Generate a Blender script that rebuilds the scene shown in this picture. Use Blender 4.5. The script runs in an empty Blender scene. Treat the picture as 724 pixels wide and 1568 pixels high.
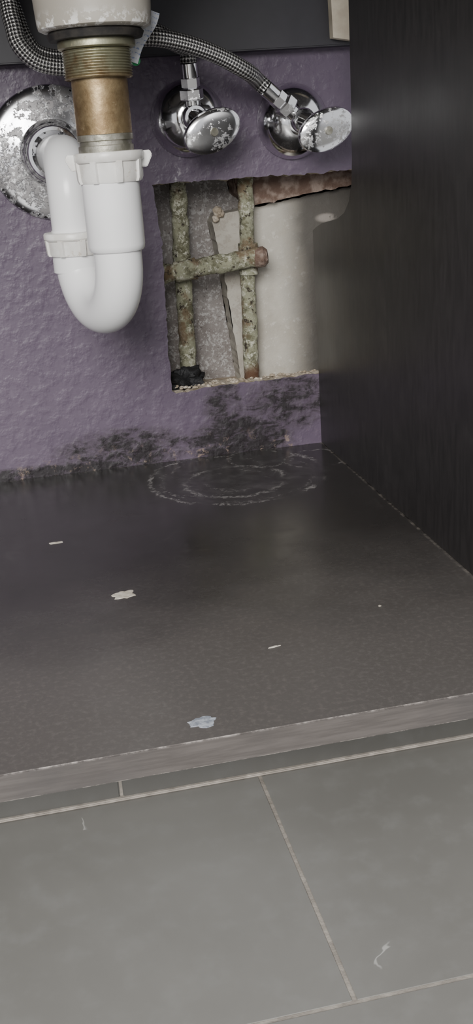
import bpy, bmesh, math, random
from mathutils import Vector, Matrix, noise
random.seed(4)
sc=bpy.context.scene
COL=sc.collection

# ---------------------------------------------------------------- materials
class NB:
    def __init__(s,name):
        s.m=bpy.data.materials.new(name); s.m.use_nodes=True
        s.nt=s.m.node_tree; s.n=s.nt.nodes; s.l=s.nt.links
        s.b=s.n['Principled BSDF']
        tc=s.n.new('ShaderNodeTexCoord'); s.P=tc.outputs['Object']; s.UV=tc.outputs['UV']
        sp=s.n.new('ShaderNodeSeparateXYZ'); s.l.new(s.P,sp.inputs[0]); s.x,s.y,s.z=sp.outputs
    def set(s,sock,v):
        if hasattr(v,'links') or isinstance(v,bpy.types.NodeSocket): s.l.new(v,sock)
        else:
            if isinstance(v,(tuple,list)) and len(v)==3 and sock.type=='RGBA': v=(*v,1)
            sock.default_value=v
    def math(s,op,a,b=0.0,c=None,clamp=False):
        n=s.n.new('ShaderNodeMath'); n.operation=op; n.use_clamp=clamp
        s.set(n.inputs[0],a); s.set(n.inputs[1],b)
        if c is not None: s.set(n.inputs[2],c)
        return n.outputs[0]
    def scale(s,v,sx,sy,sz,src=None):
        n=s.n.new('ShaderNodeMapping'); s.l.new(src or s.P,n.inputs[0]); n.inputs['Scale'].default_value=(sx,sy,sz); n.inputs['Location'].default_value=(v,v,v)
        return n.outputs[0]
    def noise(s,sc,det=4,rough=.55,vec=None,dist=0):
        n=s.n.new('ShaderNodeTexNoise'); n.inputs['Scale'].default_value=sc; n.inputs['Detail'].default_value=det
        n.inputs['Roughness'].default_value=rough; n.inputs['Distortion'].default_value=dist
        s.l.new(vec or s.P,n.inputs['Vector']); return n.outputs[0]
    def vor(s,sc,vec=None,feat='F1'):
        n=s.n.new('ShaderNodeTexVoronoi'); n.feature=feat; n.inputs['Scale'].default_value=sc
        s.l.new(vec or s.P,n.inputs['Vector']); return n.outputs[0]
    def ss(s,v,a,b,lo=0.,hi=1.):
        n=s.n.new('ShaderNodeMapRange'); n.interpolation_type='SMOOTHSTEP'
        s.set(n.inputs[0],v)
        if a<b: vals=(a,b,lo,hi)
        else: vals=(b,a,hi,lo)
        for i,k in enumerate(vals): n.inputs[i+1].default_value=k
        return n.outputs[0]
    def mix(s,f,a,b):
        n=s.n.new('ShaderNodeMix'); n.data_type='RGBA'
        s.set(n.inputs[0],f); s.set(n.inputs[6],a); s.set(n.inputs[7],b); return n.outputs[2]
    def mul(s,*a):
        r=a[0]
        for k in a[1:]: r=s.math('MULTIPLY',r,k)
        return r
    def blob(s,cx,cz,rx,rz,u=None,v=None):
        u=s.x if u is None else u; v=s.z if v is None else v
        a=s.math('DIVIDE',s.math('SUBTRACT',u,cx),rx); b=s.math('DIVIDE',s.math('SUBTRACT',v,cz),rz)
        d=s.math('ADD',s.math('MULTIPLY',a,a),s.math('MULTIPLY',b,b))
        return s.ss(d,1.0,0.1)
    def bump(s,h,strength=.3,dist=.002,prev=None):
        n=s.n.new('ShaderNodeBump'); n.inputs['Strength'].default_value=strength; n.inputs['Distance'].default_value=dist
        s.set(n.inputs['Height'],h)
        if prev is not None: s.l.new(prev,n.inputs['Normal'])
        return n.outputs[0]
    def done(s,col,rough,metal=0.,normal=None,**kw):
        s.set(s.b.inputs['Base Color'],col); s.set(s.b.inputs['Roughness'],rough); s.set(s.b.inputs['Metallic'],metal)
        if normal is not None: s.l.new(normal,s.b.inputs['Normal'])
        for k,v in kw.items(): s.set(s.b.inputs[k],v)
        return s.m

def simple(name,c1,c2,sc_=60,rough=.5,metal=0.,bs=.15,bd=.001,bsc=None,lo=.4,hi=.65):
    b=NB(name); n=b.noise(sc_,5)
    return b.done(b.mix(b.ss(n,lo,hi),c1,c2),rough,metal,b.bump(b.noise(bsc or sc_*3,4),bs,bd))

def m_wall():
    b=NB('purple_painted_plaster')
    n1=b.noise(9,4); n2=b.noise(95,3,.5); n3=b.noise(220,4)
    col=b.mix(b.ss(n1,.35,.65),(.096,.071,.106),(.121,.092,.130))
    col=b.mix(b.ss(b.noise(130,4,.6),.52,.75,0,.30),col,(.19,.155,.20))
    col=b.mix(b.ss(b.z,.18,.34,0,.55),col,(.047,.030,.056))  # upper wall darkens: shade from overhead painted into the colour
    sv=b.scale(0,.8,1,1.7)
    mn=b.noise(55,9,.75,sv,.5); mf=b.noise(190,6,.75)
    z1=b.blob(-.078,.010,.064,.036); z2=b.blob(-.030,.045,.058,.038); z3=b.blob(-.190,.014,.085,.030); z4=b.blob(-.28,.0,.14,.015); z5=b.blob(-.093,.045,.026,.040)
    zz=b.math('MAXIMUM',b.math('MAXIMUM',z1,b.mul(z2,.74)),b.math('MAXIMUM',b.mul(z3,.78),b.math('MAXIMUM',z4,b.mul(z5,.74))))
    k=b.math('ADD',b.mul(zz,.36),b.math('ADD',mn,b.mul(mf,.30)))
    mask=b.mul(b.ss(k,.85,1.0),b.ss(zz,.0,.3),.94)
    soft=b.mul(b.ss(k,.62,.94,0,.58),b.ss(zz,.0,.5))
    col=b.mix(soft,col,(.042,.033,.037)); col=b.mix(mask,col,(.014,.011,.012))
    damp=b.mul(b.ss(b.noise(80,6,.75),.56,.66),b.ss(b.z,.026,.002),.8)
    col=b.mix(damp,col,(.27,.20,.16))
    sc1=b.mul(b.blob(-.118,.247,.005,.018),b.ss(n3,.50,.60)); col=b.mix(b.mul(sc1,.6),col,(.42,.40,.42))
    h=b.math('ADD',b.mul(b.ss(n2,.40,.72),1.0),b.mul(n3,.35))
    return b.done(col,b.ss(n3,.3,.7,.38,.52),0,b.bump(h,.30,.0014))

def m_shelf():
    b=NB('dark_laminate_board')
    g=b.noise(60,5,.6,b.scale(0,1,9,9)); f=b.noise(300,4,.7)
    col=b.mix(b.ss(g,.3,.75),(.026,.0235,.0225),(.033,.030,.0285))
    dn=b.math('ADD',b.y,b.mul(b.math('SUBTRACT',b.noise(9,5,.6),.5),.20))
    dust_light=b.ss(dn,-.22,-.43)  # paler toward the front: brighter light there painted in along with dust
    col=b.mix(b.mul(dust_light,.74),col,(.124,.113,.105))
    fine=b.mul(b.ss(f,.45,.75),dust_light,.30); col=b.mix(fine,col,(.22,.20,.185))
    sm=b.mul(b.ss(b.noise(30,7,.75,dist=1),.56,.80),.22); col=b.mix(sm,col,(.13,.12,.118))
    def ring(cx,cy,r0,w,th,amt,ex=1.0):
        a=b.math('SUBTRACT',b.x,cx); c=b.mul(b.math('SUBTRACT',b.y,cy),ex)
        r=b.math('SQRT',b.math('ADD',b.mul(a,a),b.mul(c,c)))
        r=b.math('ADD',r,b.mul(b.math('SUBTRACT',b.noise(75,4,.6),.5),.018))
        d=b.math('ABSOLUTE',b.math('SUBTRACT',r,r0))
        return b.mul(b.ss(d,w,0),b.ss(b.noise(230,6,.8),th,th+.10),b.ss(b.noise(24,2),.38,.56),amt)
    for (cx,cy,r0,w,th,amt) in ((-.103,-.085,.043,.0036,.43,.62),(-.100,-.083,.028,.0036,.49,.42),(-.098,-.070,.077,.0036,.45,.80),(-.098,-.074,.067,.0036,.50,.42),(-.020,-.050,.028,.0030,.46,.55),(-.065,-.025,.030,.0030,.48,.6),(-.12,-.06,.055,.003,.50,.45)):
        col=b.mix(ring(cx,cy,r0,w,th,amt),col,(.34,.325,.31))
    haze=b.mul(b.blob(-.098,-.075,.10,.085,b.x,b.y),b.ss(b.noise(60,6,.75),.42,.72),.35); col=b.mix(haze,col,(.15,.14,.138))
    s1=b.ss(b.noise(40,3,.5,b.scale(1,1,14,1)),.74,.79,0,.2); col=b.mix(s1,col,(.22,.20,.19))
    sp=b.ss(b.vor(150),.045,.015); sp=b.mul(sp,b.ss(b.noise(22,2),.56,.64),.4); col=b.mix(sp,col,(.42,.39,.36))
    cau=b.math('MAXIMUM',b.ss(b.x,-.0026,-.0012),b.mul(b.ss(b.y,-.003,-.0008),b.ss(b.noise(60,3),.45,.55)))
    col=b.mix(b.mul(cau,b.ss(b.noise(90,6,.7),.42,.70),.6),col,(.27,.24,.21))
    rg=b.ss(b.noise(25,5,.65),.3,.7,.18,.28)
    return b.done(col,b.math('ADD',rg,b.mul(dust_light,.12)),0,b.bump(b.math('ADD',f,g),.06,.0005))

def m_edge():
    b=NB('worn_board_edge')
    g=b.noise(50,6,.65,b.scale(0,.6,8,8))
    col=b.mix(b.ss(g,.3,.7),(.082,.073,.068),(.118,.105,.098))
    col=b.mix(b.ss(b.noise(12,4,.6),.45,.7,0,.5),col,(.066,.062,.062))
    w=b.mul(b.ss(b.z,-.0010,-.0003),b.ss(b.noise(90,6,.75),.42,.66),.85); col=b.mix(w,col,(.46,.42,.39))
    w2=b.mul(b.ss(b.z,-.0143,-.0150),b.ss(b.noise(90,6,.75),.45,.6),.6); col=b.mix(w2,col,(.42,.38,.34))
    return b.done(col,.38,0,b.bump(g,.12,.0005))

def m_panel():
    b=NB('black_stained_panel')
    g=b.noise(40,5,.6,b.scale(0,5,5,1))
    col=b.mix(b.ss(g,.3,.7),(.017,.016,.016),(.027,.0245,.0245))
    sp=b.mul(b.ss(b.noise(220,5,.7),.66,.72),b.ss(b.z,.05,.0),.4); col=b.mix(sp,col,(.3,.27,.25))
    dust_light=b.mul(b.ss(b.noise(18,6,.7),.5,.8),.12); col=b.mix(dust_light,col,(.12,.11,.11))
    return b.done(col,b.ss(b.noise(10,4),.3,.7,.32,.42),0,b.bump(g,.06,.0006))

def m_tile(name='grey_floor_tile',k=1.0):
    b=NB(name)
    n=b.noise(5,5,.55,dist=.6); n2=b.noise(60,5,.6)
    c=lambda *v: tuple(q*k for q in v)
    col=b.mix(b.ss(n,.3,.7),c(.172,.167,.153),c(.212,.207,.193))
    col=b.mix(b.ss(n2,.45,.75,0,.3),col,c(.25,.25,.24))
    q=b.noise(13,5,.5,dist=.8)
    zone=b.math('MAXIMUM',b.blob(-.115,-.570,.040,.014,b.x,b.y),b.blob(-.25,-.424,.05,.008,b.x,b.y))
    sc_=b.mul(b.ss(q,.490,.498),b.ss(q,.506,.500),b.ss(zone,.1,.4),.5)
    col=b.mix(sc_,col,(.60,.59,.56))
    return b.done(col,b.ss(n2,.3,.7,.28,.40),0,b.bump(n2,.06,.0008))

def m_chrome(name='chrome',pit=.0):
    b=NB(name)
    n=b.noise(150,6,.7); col=(.80,.80,.81)
    if pit:
        c=b.math('ADD',b.noise(210,7,.8),b.mul(b.math('SUBTRACT',b.noise(40,3),.5),.6))
        mk=b.ss(c,.57,.64)
        col=b.mix(mk,(.80,.80,.81),(.36,.35,.34))
        return b.done(col,b.math('ADD',.17,b.mul(mk,.4)),b.math('SUBTRACT',1.0,b.mul(mk,.5)),b.bump(mk,.3,.0005))
    sp=b.ss(b.noise(320,5,.8),.60,.66); col=b.mix(b.mul(sp,.7),col,(.35,.34,.33))
    return b.done(col,b.math('ADD',b.ss(n,.3,.8,.08,.2),b.mul(sp,.25)),1.0)

def m_escut():
    b=NB('pitted_chrome_flange')
    c=b.math('ADD',b.noise(80,7,.78),b.mul(b.math('SUBTRACT',b.noise(18,3),.5),.35))
    mk=b.ss(c,.50,.54)
    col=b.mix(mk,(.62,.62,.64),(.30,.29,.29))
    wh=b.ss(b.noise(140,6,.8),.53,.57); col=b.mix(wh,col,(.72,.72,.72))
    return b.done(col,b.math('ADD',.22,b.mul(mk,.3)),b.math('SUBTRACT',1.0,b.mul(mk,.5)),b.bump(mk,.5,.001))

def m_braid():
    b=NB('braided_steel_hose')
    sp=b.n.new('ShaderNodeSeparateXYZ'); b.l.new(b.UV,sp.inputs[0])
    u,v=sp.outputs[0],sp.outputs[1]
    uu=b.mul(u,2*math.pi*7); vv=b.mul(v,2*math.pi*210)
    a=b.math('SINE',b.math('ADD',uu,vv)); c=b.math('SINE',b.math('SUBTRACT',uu,vv))
    p=b.mul(a,c)
    col=b.mix(b.ss(p,-.35,.35),(.05,.048,.05),(.50,.49,.47))
    return b.done(col,.36,.75,b.bump(p,.6,.0008))

def m_pipe():
    b=NB('corroded_pipe')
    n=b.noise(90,7,.75); n2=b.noise(170,7,.8); n3=b.noise(36,5,.65)
    col=b.mix(b.ss(n,.40,.54),(.15,.145,.085),(.36,.36,.25))
    col=b.mix(b.ss(n2,.52,.58),col,(.66,.65,.53))
    col=b.mix(b.ss(n3,.52,.62,0,.8),col,(.17,.105,.055))
    col=b.mix(b.ss(b.noise(140,6,.75),.57,.62),col,(.045,.032,.022))
    rust=b.math('MAXIMUM',b.blob(-.044,.172,.010,.012),b.blob(-.056,.062,.02,.016)); col=b.mix(b.mul(rust,.9),col,(.12,.045,.02))
    return b.done(col,.75,0,b.bump(n2,1.0,.0025))

def m_cement():
    b=NB('speckled_cement')
    n=b.noise(280,6,.8); n3=b.noise(20,4); n4=b.noise(90,5,.7)
    col=b.mix(b.ss(n3,.35,.65),(.34,.30,.28),(.46,.42,.40))
    col=b.mix(b.ss(b.math('ADD',n,b.mul(b.math('SUBTRACT',n4,.5),.6)),.50,.60),col,(.76,.74,.72))
    col=b.mix(b.ss(b.noise(330,4,.7),.60,.68,0,.8),col,(.16,.13,.12))
    return b.done(col,.85,0,b.bump(n,1.0,.003))

def m_beige():
    b=NB('beige_mortar_board')
    n=b.noise(25,5,.6); n2=b.noise(150,5,.7)
    col=b.mix(b.ss(n,.35,.65),(.37,.34,.285),(.45,.425,.37))
    col=b.mix(b.ss(n2,.56,.66,0,.5),col,(.60,.58,.53))
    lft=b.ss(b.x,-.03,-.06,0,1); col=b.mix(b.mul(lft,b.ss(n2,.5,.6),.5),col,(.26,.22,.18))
    # soft shadow toward the side panel, painted into the colour
    panel_shade=b.ss(b.math('ADD',b.x,b.mul(b.math('SUBTRACT',n,.5),.02)),-.022,.012); col=b.mix(b.mul(panel_shade,.93),col,(.050,.044,.038))
    pale=b.mul(b.blob(.028,.203,.012,.005),b.ss(n2,.40,.5)); col=b.mix(b.mul(pale,.8),col,(.30,.27,.24))
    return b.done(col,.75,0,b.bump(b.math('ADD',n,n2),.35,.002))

def m_brass():
    b=NB('aged_brass')
    n=b.noise(40,6,.7); n2=b.noise(200,5,.7)
    col=b.mix(b.ss(n,.35,.65),(.21,.14,.07),(.38,.28,.155))
    top=b.mul(b.ss(b.z,.320,.330),b.ss(n,.30,.55),.7); col=b.mix(top,col,(.31,.34,.26))
    col=b.mix(b.ss(n2,.6,.7,0,.6),col,(.55,.46,.30))
    return b.done(col,b.ss(n2,.3,.7,.36,.52),.75,b.bump(n2,.25,.0008))

MW=m_wall(); MS=m_shelf(); ME=m_edge(); MP=m_panel(); MT=m_tile(); MTP=m_tile('plinth_tile_shaded',.5); MC=m_chrome(); MCP=m_chrome('pitted_chrome',.25)  # plinth tile: shadow under the board put into a darker floor tile copy
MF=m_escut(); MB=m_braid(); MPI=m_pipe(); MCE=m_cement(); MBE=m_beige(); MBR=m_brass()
MPL=simple('broken_plaster',(.33,.27,.20),(.52,.46,.38),90,.9,0,.8,.002)
MPVC=simple('white_pvc',(.83,.83,.83),(.89,.89,.89),12,.25,0,.03,.0004)
def m_nut():
    b=NB('yellowed_white_nylon'); n=b.noise(50,5); d=b.noise(90,6,.75)
    col=b.mix(b.ss(n,.4,.65),(.66,.64,.60),(.80,.79,.76))
    col=b.mix(b.ss(d,.60,.68,0,.6),col,(.42,.35,.25))
    return b.done(col,.32,0,b.bump(d,.08,.0005))
MPVG=m_nut()
def m_sink():
    b=NB('cream_ceramic_sink'); n=b.noise(160,5,.7)
    col=b.mix(b.ss(b.noise(8,3),.4,.6),(.38,.35,.30),(.47,.44,.385))
    chip=b.mul(b.ss(n,.50,.56),b.ss(b.z,.366,.353)); col=b.mix(chip,col,(.85,.84,.81))
    return b.done(col,.4,0,b.bump(n,.15,.0008))
MSK=m_sink()
MRUB=simple('black_rubber',(.015,.014,.014),(.04,.035,.03),80,.7)
MSTEEL=simple('dull_galvanised_steel',(.26,.25,.20),(.46,.44,.38),90,.4,.7,.3,.0008)
MRAIL=simple('dark_purple_stained_rail',(.013,.012,.016),(.022,.020,.026),14,.5,0,.1,.0006)
MRUST=simple('rusty_brown_beam',(.12,.075,.055),(.26,.20,.165),110,.85,0,.8,.002)
MGR=simple('grout',(.25,.225,.195),(.34,.31,.27),120,.9,0,.5,.001)
MGRD=simple('grout_pale_plinth',(.30,.27,.235),(.42,.38,.335),120,.9,0,.5,.001)
MPALE=simple('pale_bare_wood',(.36,.31,.24),(.48,.43,.34),40,.7)
MTOP=simple('unseen_top_underside',(.10,.09,.09),(.16,.15,.14),20,.8)
MCHIP=simple('bare_chipboard_chip',(.52,.47,.38),(.70,.65,.56),200,.8,0,.3,.0004)
MCHIPG=simple('pale_grey_scuff',(.22,.24,.28),(.48,.51,.56),260,.6,0,.3,.0004)
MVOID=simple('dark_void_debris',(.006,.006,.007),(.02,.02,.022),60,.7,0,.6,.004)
def m_tag():
    b=NB('printed_paper_tag'); sp=b.n.new('ShaderNodeSeparateXYZ'); b.l.new(b.UV,sp.inputs[0])
    ln=b.ss(b.math('SINE',b.mul(sp.outputs[0],70.)),.3,.6); tx=b.ss(b.noise(900,3),.5,.55)
    return b.done(b.mix(b.mul(ln,tx,.7),(.56,.57,.60),(.10,.16,.38)),.4)
MTAG=m_tag()
MGREEN=simple('green_plastic',(.03,.35,.12),(.05,.45,.18),80,.4)

# ---------------------------------------------------------------- mesh helpers
def empty(name,parent=None):
    o=bpy.data.objects.new(name,None); o.empty_display_size=.05; COL.objects.link(o)
    if parent: o.parent=parent
    return o
def obj(name,bm,mats,parent=None,smooth=True,angle=None):
    bmesh.ops.recalc_face_normals(bm,faces=bm.faces)
    me=bpy.data.meshes.new(name); bm.to_mesh(me); bm.free()
    for m in (mats if isinstance(mats,(list,tuple)) else [mats]): me.materials.append(m)
    for p in me.polygons: p.use_smooth=smooth
    if smooth:
        try: me.set_sharp_from_angle(angle=math.radians(angle or 35))
        except Exception: pass
    o=bpy.data.objects.new(name,me); COL.objects.link(o)
    if parent: o.parent=parent
    return o
def box(name,lo,hi,mat,parent=None,bev=.001):
    bm=bmesh.new(); bmesh.ops.create_cube(bm,size=1)
    for v in bm.verts: v.co=Vector([lo[i]+(v.co[i]+.5)*(hi[i]-lo[i]) for i in range(3)])
    if bev: bmesh.ops.bevel(bm,geom=bm.edges[:],offset=bev,segments=2,affect='EDGES')
    return obj(name,bm,mat,parent)
def frame(d):
    d=Vector(d).normalized(); a=Vector((0,0,1)) if abs(d.z)<.9 else Vector((0,1,0))
    x=a.cross(d).normalized(); y=d.cross(x); return x,y,d
def lathe(name,prof,org,axis,mat,parent=None,seg=64,sx=1,sy=1,mod=None,cap=True,xdir=None,angle=None):
    x,y,d=frame(axis)
    if xdir is not None:
        x=(Vector(xdir)-d*Vector(xdir).dot(d)).normalized(); y=d.cross(x)
    org=Vector(org); bm=bmesh.new(); rings=[]
    for r,h in prof:
        if r<1e-6: rings.append([bm.verts.new(org+d*h)]); continue
        R=[]
        for i in range(seg):
            t=2*math.pi*i/seg; k=r*(mod(t,h) if mod else 1)
            R.append(bm.verts.new(org+d*h+x*math.cos(t)*k*sx+y*math.sin(t)*k*sy))
        rings.append(R)
    for a,b in zip(rings,rings[1:]):
        if len(a)==1 and len(b)==1: continue
        for i in range(seg):
            j=(i+1)%seg
            if len(a)==1: bm.faces.new((a[0],b[i],b[j]))
            elif len(b)==1: bm.faces.new((a[i],b[0],a[j]))
            else: bm.faces.new((a[i],b[i],b[j],a[j]))
    if cap:
        for R in (rings[0],rings[-1]):
            if len(R)>2: bm.faces.new(R)
    return obj(name,bm,mat,parent,True,angle)
def smooth_path(pts,n=14):
    P=[Vector(p) for p in pts]; P=[P[0]*2-P[1]]+P+[P[-1]*2-P[-2]]; out=[]
    for i in range(1,len(P)-2):
        for k in range(n):
            t=k/n; a,b,c,d=P[i-1:i+3]
            out.append(.5*((2*b)+(c-a)*t+(2*a-5*b+4*c-d)*t*t+(3*b-a-3*c+d)*t**3))
    out.append(P[-2]); return out
def tube(name,path,r,mat,parent=None,seg=24,cap=True,rough=0.):
    bm=bmesh.new(); uvl=bm.loops.layers.uv.new('UVMap')
    n=len(path); T=[]
    for i in range(n):
        a=path[max(i-1,0)]; b=path[min(i+1,n-1)]; T.append((b-a).normalized())
    x,y,_=frame(T[0]); rings=[]; L=[0]
    for i in range(1,n): L.append(L[-1]+(path[i]-path[i-1]).length)
    for i in range(n):
        if i:
            q=T[i-1].rotation_difference(T[i]); x=q@x
        x=(x-T[i]*x.dot(T[i])).normalized(); y=T[i].cross(x)
        rr=r(L[i]/L[-1]) if callable(r) else r
        R=[]
        for k in range(seg):
            t=2*math.pi*k/seg; p=path[i]+(x*math.cos(t)+y*math.sin(t))*rr
            if rough:
                dd=noise.noise(p*90)+.5*noise.noise(p*220); p=p+(p-path[i]).normalized()*dd*rough
            R.append(bm.verts.new(p))
        rings.append(R)
    for i in range(n-1):
        for k in range(seg):
            j=(k+1)%seg
            f=bm.faces.new((rings[i][k],rings[i][j],rings[i+1][j],rings[i+1][k]))
            uv=((k/seg,L[i]),((k+1)/seg,L[i]),((k+1)/seg,L[i+1]),(k/seg,L[i+1]))
            for lp,c in zip(f.loops,uv): lp[uvl].uv=c
    if cap: bm.faces.new(rings[0]); bm.faces.new(rings[-1])
    return obj(name,bm,mat,parent,True,50)
def prism(name,pts,axis,a0,a1,mat,parent=None,smooth=False):
    bm=bmesh.new()
    def mk(p,a):
        c=list(p); c.insert(axis,a); return Vector(c)
    A=[bm.verts.new(mk(p,a0)) for p in pts]; B=[bm.verts.new(mk(p,a1)) for p in pts]
    fa=bm.faces.new(A); fb=bm.faces.new(B)
    for i in range(len(pts)):
        j=(i+1)%len(pts); bm.faces.new((A[i],A[j],B[j],B[i]))
    bmesh.ops.triangulate(bm,faces=[fa,fb])
    return obj(name,bm,mat,parent,smooth)
def jag(pts,step=.004,amp=.0012,seed=0):
    out=[]
    for i in range(len(pts)):
        a=Vector(pts[i]); b=Vector(pts[(i+1)%len(pts)]); n=max(1,int((b-a).length/step))
        for k in range(n):
            p=a.lerp(b,k/n); q=Vector((p.x*140+seed,p.y*140,seed))
            out.append((p.x+amp*(noise.noise(q)+.6*noise.noise(q*3)),p.y+amp*(noise.noise(q+Vector((9,9,9)))+.6*noise.noise(q*3+Vector((5,5,5))))))
    return out

# ---------------------------------------------------------------- back wall with hole
FL=-.08
wall=empty('wall_back')
hole=jag([(-.1405,.247),(-.1365,.20),(-.1385,.14),(-.139,.095),(-.1395,.066),(-.135,.0625),(-.10,.0665),(-.06,.066),(-.03,.0665),(.03,.0675),(.055,.07),(.055,.2465),(.0,.2455),(-.06,.2465)],.003,.0017,3)
bm=bmesh.new()
outer=[(-1.1,FL),(.6,FL),(.6,1.2),(-1.1,1.2)]
def loop(pts,y):
    V=[bm.verts.new((p[0],y,p[1])) for p in pts]
    return V,[bm.edges.new((V[i],V[(i+1)%len(V)])) for i in range(len(V))]
ov,oe=loop(outer,0); hv,he=loop(hole,0)
bmesh.ops.triangle_fill(bm,edges=oe+he,use_beauty=True,normal=(0,-1,0))
bv=[bm.verts.new((p[0]+.002*noise.noise(Vector((p[0]*200,p[1]*200,4))),.026,p[1]-(.003 if p[1]<.08 else 0)+.003*noise.noise(Vector((p[0]*150,p[1]*150,1))))) for p in hole]
mv=[bm.verts.new((p[0]+.0025*noise.noise(Vector((p[0]*260,p[1]*260,14))),.010,p[1]+.003*noise.noise(Vector((p[0]*250,p[1]*250,11))))) for p in hole]
for A,B in ((hv,mv),(mv,bv)):
    for i in range(len(A)):
        j=(i+1)%len(A); f=bm.faces.new((A[i],A[j],B[j],B[i])); f.material_index=1
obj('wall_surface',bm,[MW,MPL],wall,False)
box('cavity_back',(-.26,.078,-.02),(.16,.09,.34),MCE,wall,0)
box('cavity_floor',(-.26,.026,.030),(.16,.078,.056),MPL,wall,0)
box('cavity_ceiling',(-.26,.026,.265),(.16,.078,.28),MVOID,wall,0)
box('cavity_side_left',(-.27,.026,.0),(-.152,.078,.30),MCE,wall,0)
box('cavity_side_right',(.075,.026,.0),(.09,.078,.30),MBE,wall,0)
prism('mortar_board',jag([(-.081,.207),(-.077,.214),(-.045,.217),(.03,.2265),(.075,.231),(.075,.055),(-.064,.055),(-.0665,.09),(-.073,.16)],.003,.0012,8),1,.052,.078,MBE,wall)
prism('rusty_beam',jag([(-.058,.232),(-.045,.2195),(.0,.2255),(.03,.229),(.075,.234),(.075,.262),(-.06,.262)],.004,.0016,5),1,.040,.078,MRUST,wall)
prism('cement_strip',jag([(-.152,.27),(-.135,.27),(-.137,.17),(-.139,.06),(-.152,.056)],.004,.0015,2),1,.034,.078,MCE,wall)
bm=bmesh.new()
for i in range(260):
    x=random.uniform(-.135,.01); r=random.uniform(.0006,.0026); y=random.uniform(.002,.05)
    t=bmesh.ops.create_icosphere(bm,subdivisions=1,radius=r)['verts']
    z=.066 if y<.02 else .058
    for v in t:
        v.co=Vector((v.co.x*random.uniform(.8,1.6),v.co.y,v.co.z*.7))+Vector((x,y,z+r*.2))
# lump of mortar at the top-left corner of the board
for (cx,cz,rr) in ((-.0755,.217,.0045),(-.0775,.2105,.0035),(-.0725,.2145,.0035)):
    t=bmesh.ops.create_icosphere(bm,subdivisions=3,radius=rr)['verts']
    for v in t:
        k=1+.35*noise.noise(v.co*400+Vector((cx*99,0,0))); v.co=v.co*k+Vector((cx,.050,cz))
obj('plaster_crumbs',bm,MPL,wall,False)
bm=bmesh.new(); t=bmesh.ops.create_icosphere(bm,subdivisions=4,radius=1)['verts']
for v in t:
    k=1+.5*noise.noise(v.co*1.8)+.25*noise.noise(v.co*5)
    v.co=Vector((-.121+v.co.x*.018*k,.026+v.co.y*.016*k,.069+v.co.z*.012*k))
obj('black_debris',bm,MVOID,wall,True)

# ---------------------------------------------------------------- pipes in cavity
pp=empty('corroded_water_pipes')
def straight(a,b,n=70): a=Vector(a);b=Vector(b); return [a.lerp(b,i/(n-1)) for i in range(n)]
tube('vertical_pipe_left',straight((-.1115,.044,.262),(-.1155,.044,.060)),.0078,MPI,pp,rough=.0018)
tube('vertical_pipe_right',straight((-.0515,.031,.262),(-.0565,.036,.057)),.0069,MPI,pp,rough=.0015)
tube('horizontal_pipe',straight((-.1505,.028,.1665),(-.045,.018,.1760)),.0082,MPI,pp,rough=.0018)
tube('pipe_union',straight((-.124,.0255,.169),(-.104,.0236,.1707),20),.0098,MPI,pp,rough=.0016)
lathe('pipe_end_cap',[(.0,-.006),(.0078,-.006),(.0092,-.003),(.0092,.004),(.006,.0075),(0,.008)],(-.046,.0175,.1760),(1,-.3,.08),MRUST,pp)
tube('tee_collar',straight((-.0528,.032,.188),(-.0537,.033,.160),20),.0090,MPI,pp,rough=.0014)

# ---------------------------------------------------------------- cabinet
box('cabinet_back_rail',(-.780,-.018,.3465),(.25,-.0002,.52),MRAIL,None,.001)
prism('wood_shim',[(.0165,.352),(.034,.349),(.038,.40),(.040,.46),(.014,.46)],1,-.028,-.0185,MPALE)
pts=[(-.0005,.0005),(-.0005,.197),(-.012,.2005),(-.030,.205),(-.075,.211),(-.095,.217),(-.108,.226),(-.116,.240),(-.119,.258),(-.121,.30),(-.124,.52)]
bm=bmesh.new(); rows=[]
for y,z in pts: rows.append([bm.verts.new(p) for p in ((0,y,z),(0,-.49,z),(.018,-.49,z),(.018,y,z))])
for a,b in zip(rows,rows[1:]):
    for i in range(4):
        j=(i+1)%4; bm.faces.new((a[i],a[j],b[j],b[i]))
bm.faces.new(rows[0]); bm.faces.new(rows[-1])
obj('cabinet_side_panel',bm,MP,None,False)
box('cabinet_side_panel',(-.80,-.49,.0005),(-.782,-.001,.52),MP,None,.0008)
box('unseen_countertop',(-1.0,-.53,.521),(.25,-.001,.55),MTOP,None,.002)  # out of view; added to shade the upper wall
sh=empty('cabinet_floor_board')
bm=bmesh.new(); bmesh.ops.create_cube(bm,size=1)
lo=(-.80,-.4885,-.0153);hi=(.018,-.0005,0)
for v in bm.verts: v.co=Vector([lo[i]+(v.co[i]+.5)*(hi[i]-lo[i]) for i in range(3)])
for f in bm.faces:
    if f.calc_center_median().y<-.48: f.material_index=1
bmesh.ops.bevel(bm,geom=[e for e in bm.edges if all(v.co.y<-.48 for v in e.verts)],offset=.0007,segments=2,affect='EDGES',material=1)
obj('board',bm,[MS,ME],sh,False)
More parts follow.
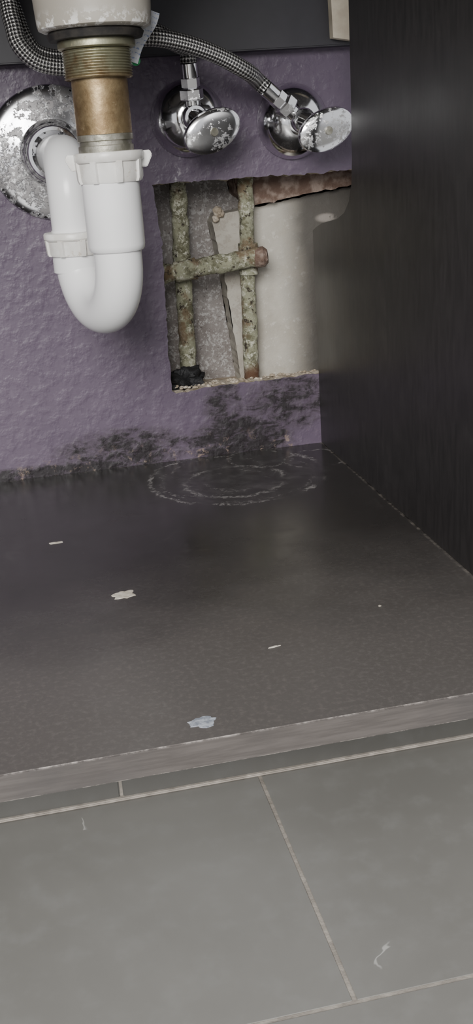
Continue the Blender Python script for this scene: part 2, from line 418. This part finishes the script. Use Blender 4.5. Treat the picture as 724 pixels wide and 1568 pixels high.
def chip(name,cx,cy,rx,ry,m,sd,rot=0):
    bm=bmesh.new(); N=26; top=[];bot=[]
    for i in range(N):
        t=2*math.pi*i/N; k=1+.55*noise.noise(Vector((math.cos(t)*1.3+sd,math.sin(t)*1.3,sd)))+.3*noise.noise(Vector((math.cos(t)*4+sd,math.sin(t)*4,0)))
        x=math.cos(t)*rx*k; y=math.sin(t)*ry*k; X=x*math.cos(rot)-y*math.sin(rot); Y=x*math.sin(rot)+y*math.cos(rot)
        top.append(bm.verts.new((cx+X,cy+Y,.0003))); bot.append(bm.verts.new((cx+X*1.05,cy+Y*1.05,-.0002)))
    bm.faces.new(top)
    for i in range(N): bm.faces.new((top[i],top[(i+1)%N],bot[(i+1)%N],bot[i]))
    obj(name,bm,m,sh,False)
chip('chip_1',-.223,-.294,.0075,.0058,MCHIP,3.1,.3)
chip('chip_2',-.262,-.178,.0056,.0017,MCHIP,7.7)
chip('chip_3',-.203,-.472,.0075,.0050,MCHIPG,11.3)
chip('chip_4',-.148,-.402,.0034,.0006,MCHIP,5.2,.1)
chip('chip_5',-.072,-.370,.0009,.0007,MCHIP,1.2)

pl=empty('cabinet_plinth')
for a,b in ((-.80,-.2465),(-.2445,.018)):
    box('plinth_tile',(a,-.407,FL+.0012),(b,-.399,-.0155),MTP,pl,.0006)
box('plinth_grout',(-.80,-.4058,FL),(.018,-.400,-.016),MGR,pl,0)
box('grout_bead',(-.80,-.4092,FL),(.018,-.4058,FL+.0018),MGRD,pl,.0006)

fl=empty('floor')
box('grout_bed',(-1.9,-3.2,FL-.02),(1.4,-.40,FL-.0004),MGR,fl,0)
g=.0009
rows=[(-.591,-.408,-.163)]
y=-.591; off=-.388
while y>-3.1:
    rows.append((y-.45,y,off)); y-=.45; off=-.163 if off<-.3 else -.388
bm=bmesh.new()
for (y0,y1,x0) in rows:
    x=x0-.45*4
    while x<1.4:
        t=bmesh.ops.create_cube(bm,size=1)['verts']
        for v in t: v.co=Vector((x+g+(v.co.x+.5)*(.45-2*g),y0+g+(v.co.y+.5)*(y1-y0-2*g),FL-.008+(v.co.z+.5)*.008))
        x+=.45
bmesh.ops.bevel(bm,geom=[e for e in bm.edges if all(v.co.z>FL-.001 for v in e.verts)],offset=.0004,segments=2,affect='EDGES')
obj('tiles',bm,MT,fl,False)

# ---------------------------------------------------------------- sink + drain
sx,sy=-.1925,-.17
sk=empty('ceramic_sink')
lathe('bowl',[(.0,.353),(.034,.353),(.0372,.3545),(.038,.358),(.0388,.372),(.0400,.385),(.050,.402),(.08,.425),(.12,.46),(.138,.52),(.133,.52),(.115,.463),(.078,.43),(.0,.42)],(sx,sy,0),(0,0,1),MSK,sk,96)
dr=empty('brass_drain_tailpiece')
lathe('rubber_gasket',[(.0,.3535),(.030,.3535),(.0325,.351),(.031,.3475),(.024,.347),(0,.347)],(sx,sy,0),(0,0,1),MRUB,dr)
lathe('lock_nut',[(.0,.347),(.0255,.347),(.026,.3455),(.026,.3425),(.0245,.3415),(0,.3415)],(sx,sy,0),(0,0,1),MBR,dr,48)
pr=[(0,.342)];z=.3415
while z>.3245:
    pr+=[(.0222,z),(.0232,z-.0007),(.0222,z-.0014)]; z-=.0017
pr+=[(.0215,.3243),(.0190,.3232),(.0190,.288),(0,.288)]
lathe('threaded_brass_body',pr,(sx-.0005,sy,0),(0,0,1),MBR,dr,64)
lathe('steel_collar',[(0,.288),(.0188,.288),(.0192,.2875),(.0192,.284),(.0180,.2835),(.0180,.281),(.0190,.2805),(.0190,.274),(0,.274)],(sx-.0005,sy,0),(0,0,1),MSTEEL,dr)
tr=empty('pvc_p_trap')
def lug(t,h):
    k=1.0
    for i in range(8):
        d=abs((t-(i*math.pi/4+.2)+math.pi)%(2*math.pi)-math.pi)
        if d<.10: k=1.075
    return k
def slipnut(nm,cx,cy,z0,z1,R,ears=True,mat=None):
    h=z1-z0
    lathe(nm,[(R*.80,z0-.0005),(R*.93,z0),(R*.97,z0+h*.12),(R,z0+h*.7)],(cx,cy,0),(0,0,1),mat or MPVG,tr,160,mod=lug,angle=25)
    lathe(nm+'_flange',[(R*.78,z0+h*.68),(R*1.04,z0+h*.68),(R*1.08,z0+h*.75),(R*1.08,z1-.001),(R*1.05,z1),(R*.80,z1+.0003)],(cx,cy,0),(0,0,1),mat or MPVG,tr,96)
    if ears:
        for s in (-1,1):
            bm=bmesh.new()
            P=[(R*.85,z0+h*.45),(R*.85,z1-.001),(R*1.28,z1-.0005),(R*1.34,z1-.004),(R*1.16,z0+h*.42)]
            A=[bm.verts.new((cx+s*p[0],cy-.0022,p[1])) for p in P]; B=[bm.verts.new((cx+s*p[0],cy+.0022,p[1])) for p in P]
            bm.faces.new(A); bm.faces.new(B)
            for i in range(5): bm.faces.new((A[i],A[(i+1)%5],B[(i+1)%5],B[i]))
            bmesh.ops.bevel(bm,geom=bm.edges[:],offset=.0006,segments=2,affect='EDGES')
            obj(nm+'_ear',bm,mat or MPVG,tr)
slipnut('top_slip_nut',sx+.0005,sy,.2565,.2765,.0225)
RL=Vector((sx,sy,0)); LL=Vector((-.2170,-.098,0))
mid=(RL+LL)/2; half=(RL-LL)/2; br=half.length; hd=half.normalized(); zc=.164+br
path=[Vector((sx,sy,.262)),Vector((sx,sy,.240)),Vector((sx,sy,.220)),Vector((sx,sy,zc+.004))]
for i in range(25):
    t=math.pi*i/24; path.append(mid+hd*math.cos(t)*br+Vector((0,0,zc-math.sin(t)*br)))
path+=[Vector((LL.x,LL.y,zc+.008)),Vector((LL.x,LL.y,zc+.02))]
tube('j_bend',path,.0172,MPVC,tr,48)
lathe('hub_collar',[(.0172,.2095),(.0188,.210),(.0198,.2115),(.0203,.214),(.0203,.258),(.0,.258)],(sx,sy,0),(0,0,1),MPVC,tr,64)
lathe('hub_collar_rear',[(.0172,.190),(.0186,.191),(.0186,.205),(.0,.205)],(LL.x,LL.y,0),(0,0,1),MPVC,tr,64)
slipnut('rear_slip_nut',LL.x,LL.y,.2035,.2205,.0218,False)
er=.030; ez=.2745
pa=[Vector((LL.x,LL.y,.216)),Vector((LL.x,LL.y,.23)),Vector((LL.x,LL.y,ez-er))]
for i in range(1,17):
    t=math.pi/2*i/16; pa.append(Vector((LL.x,LL.y+er-er*math.cos(t),ez-er+er*math.sin(t))))
pa+=[Vector((LL.x-.001,LL.y+er+.02,ez+.0005)),Vector((LL.x-.002,-.02,ez+.001)),Vector((LL.x-.003,.004,ez+.001))]
tube('trap_arm',pa,.0165,MPVC,tr,48)
es=empty('wall_escutcheon_flange')
ec=(-.2215,0,.2775)
lathe('flange_plate',[(.019,.0),(.0535,.0),(.0535,.0015),(.052,.0035),(.047,.0055),(.040,.0065),(.030,.0075),(.027,.0085),(.019,.0085)],ec,(0,-1,0),MF,es,96)
lathe('chrome_sleeve',[(.0175,.006),(.0262,.006),(.0270,.010),(.0262,.0155),(.0235,.0185),(.0222,.022),(.0222,.030),(.0205,.033),(.0178,.033),(.0178,.006)],ec,(0,-1,0),MC,es,64,cap=False)

# ---------------------------------------------------------------- valves
def valve(cx,cz,odir,hoff,haxis,hrot):
    v=empty('shutoff_valve')
    lathe('bell_flange',[(.0,.0),(.0300,.0),(.0312,.0012),(.0308,.004),(.0285,.010),(.0245,.0165),(.0190,.0215),(.0145,.0240),(.0115,.0255),(.0,.0255)],(cx,0,cz),(0,-1,0),MC,v,96)
    body=Vector((cx,-.024,cz))
    lathe('valve_body',[(0,0),(.0092,0),(.0100,.002),(.0100,.015),(.0088,.0175),(.0,.0175)],body,(0,-1,0),MC,v,48)
    o=Vector(odir).normalized(); b0=Vector((cx,-.033,cz))
    lathe('outlet_stub',[(0,.002),(.0062,.002),(.0062,.016),(0,.016)],b0,o,MC,v,32)
    lathe('compression_nut',[(0,.0135),(.0088,.0135),(.0096,.0145),(.0096,.0215),(.0088,.0225),(0,.0225)],b0,o,MCP,v,6,angle=20)
    lathe('hose_nut',[(0,.0225),(.0066,.0225),(.0076,.0235),(.0076,.0300),(.0066,.031),(0,.031)],b0,o,MCP,v,6,angle=20)
    lathe('ferrule',[(0,.030),(.0060,.030),(.0067,.0305),(.0067,.041),(.0063,.0415),(0,.0415)],b0,o,MC,v,32)
    hc=Vector((cx,-.041,cz))+Vector(hoff); ha=Vector(haxis).normalized()
    a=Vector((cx,-.036,cz))
    tube('handle_stem',straight(a,hc+ha*.002,10),lambda t:.0085-.002*t,MC,v,24)
    lathe('oval_handle',[(0,-.002),(.0135,-.002),(.0205,.0005),(.0240,.0035),(.0250,.0065),(.0243,.0092),(.0220,.0105),(.0195,.0112),(.012,.0122),(.0,.0126)],hc,ha,MCP,v,72,sx=1.0,sy=.66,xdir=hrot)
    lathe('handle_screw',[(0,.012),(.0034,.012),(.0034,.0132),(.0028,.0138),(0,.0138)],hc,ha,MSTEEL,v,24)
    return b0,o
o1=valve(-.1055,.2975,(-.06,-.15,1),(.0085,-.008,-.0105),(.14,-.93,-.15),(1,.0,.38))
o2=valve(-.0145,.2895,(-.72,-.12,.62),(.0125,-.008,-.0075),(.14,-.93,-.15),(1,.0,.32))

def hose(name,b0,o,pts):
    h=empty('braided_supply_hose')
    s=b0+o*.0418; p=[s,s+o*.010]+[Vector(q) for q in pts]
    tube('hose',smooth_path(p,16),.0066,MB,h,20)
hose('h1',o1[0],o1[1],[(-.118,-.056,.351),(-.140,-.068,.360),(-.165,-.082,.352),(-.19,-.090,.341),(-.210,-.092,.3375),(-.229,-.092,.342),(-.2405,-.092,.354),(-.2435,-.088,.37),(-.250,-.075,.40),(-.29,-.050,.45)])
hose('h2',o2[0],o2[1],[(-.066,-.066,.3275),(-.092,-.076,.3405),(-.122,-.084,.3505),(-.150,-.088,.3545),(-.175,-.070,.350),(-.205,-.062,.345),(-.226,-.062,.349),(-.236,-.064,.362),(-.245,-.055,.395),(-.27,-.035,.45)])

tg=empty('paper_tag')
bm=bmesh.new(); uvl=bm.loops.layers.uv.new('UVMap')
a=Vector((-.150,-.150,.3655)); b=Vector((-.1700,-.158,.334)); n=10; rows_=[]
w=Vector((-.0105,-.004,.0035))
for i in range(n+1):
    t=i/n; c=a.lerp(b,t)+Vector((0,-.004*math.sin(t*3.1),0)); rows_.append((bm.verts.new(c-w*(.5+.1*math.sin(t*7))),bm.verts.new(c+w*(.5-.25*t))))
for i in range(n):
    f=bm.faces.new((rows_[i][0],rows_[i][1],rows_[i+1][1],rows_[i+1][0]))
    for lp,c in zip(f.loops,((i/n,0),(i/n,1),((i+1)/n,1),((i+1)/n,0))): lp[uvl].uv=c
obj('tag_strip',bm,MTAG,tg)
lathe('green_clip',[(0,0),(.0028,0),(.0034,.001),(.0034,.003),(.0026,.004),(0,.004)],(-.1655,-.150,.3345),(.3,-1,0),MGREEN,tg,20)

# ---------------------------------------------------------------- lights, world
def area(name,loc,tgt,size,power,col=(1,1,1),sy_=None):
    l=bpy.data.lights.new(name,'AREA'); l.size=size; l.energy=power; l.color=col
    if sy_: l.shape='RECTANGLE'; l.size_y=sy_
    o=bpy.data.objects.new(name,l); COL.objects.link(o); o.location=loc
    o.rotation_euler=(Vector(tgt)-Vector(loc)).to_track_quat('-Z','Y').to_euler()
area('room_light',(-.9,-2.3,1.1),(-.2,-.2,.05),1.0,84,(1,.985,.96))  # unseen room light from high in front of the cabinet
w=bpy.data.worlds.new('room_ambient'); sc.world=w; w.use_nodes=True
bg=w.node_tree.nodes['Background']; bg.inputs[0].default_value=(.90,.91,.94,1); bg.inputs[1].default_value=.92

# ---------------------------------------------------------------- camera
yaw,pitch,roll=.18923,.33927,-.07101
f=Vector((math.sin(yaw)*math.cos(pitch),math.cos(yaw)*math.cos(pitch),-math.sin(pitch)))
r=Vector((math.cos(yaw),-math.sin(yaw),0)); u=r.cross(f)
r,u=r*math.cos(roll)+u*math.sin(roll),-r*math.sin(roll)+u*math.cos(roll)
cam=bpy.data.cameras.new('camera'); co=bpy.data.objects.new('camera',cam); COL.objects.link(co)
M=Matrix((r,u,-f)).transposed().to_4x4(); M.translation=Vector((-.268,-.9431,.2801)); co.matrix_world=M
cam.sensor_fit='VERTICAL'; cam.sensor_height=36; cam.lens=1622.7/1568*36; cam.clip_start=.01
sc.camera=co
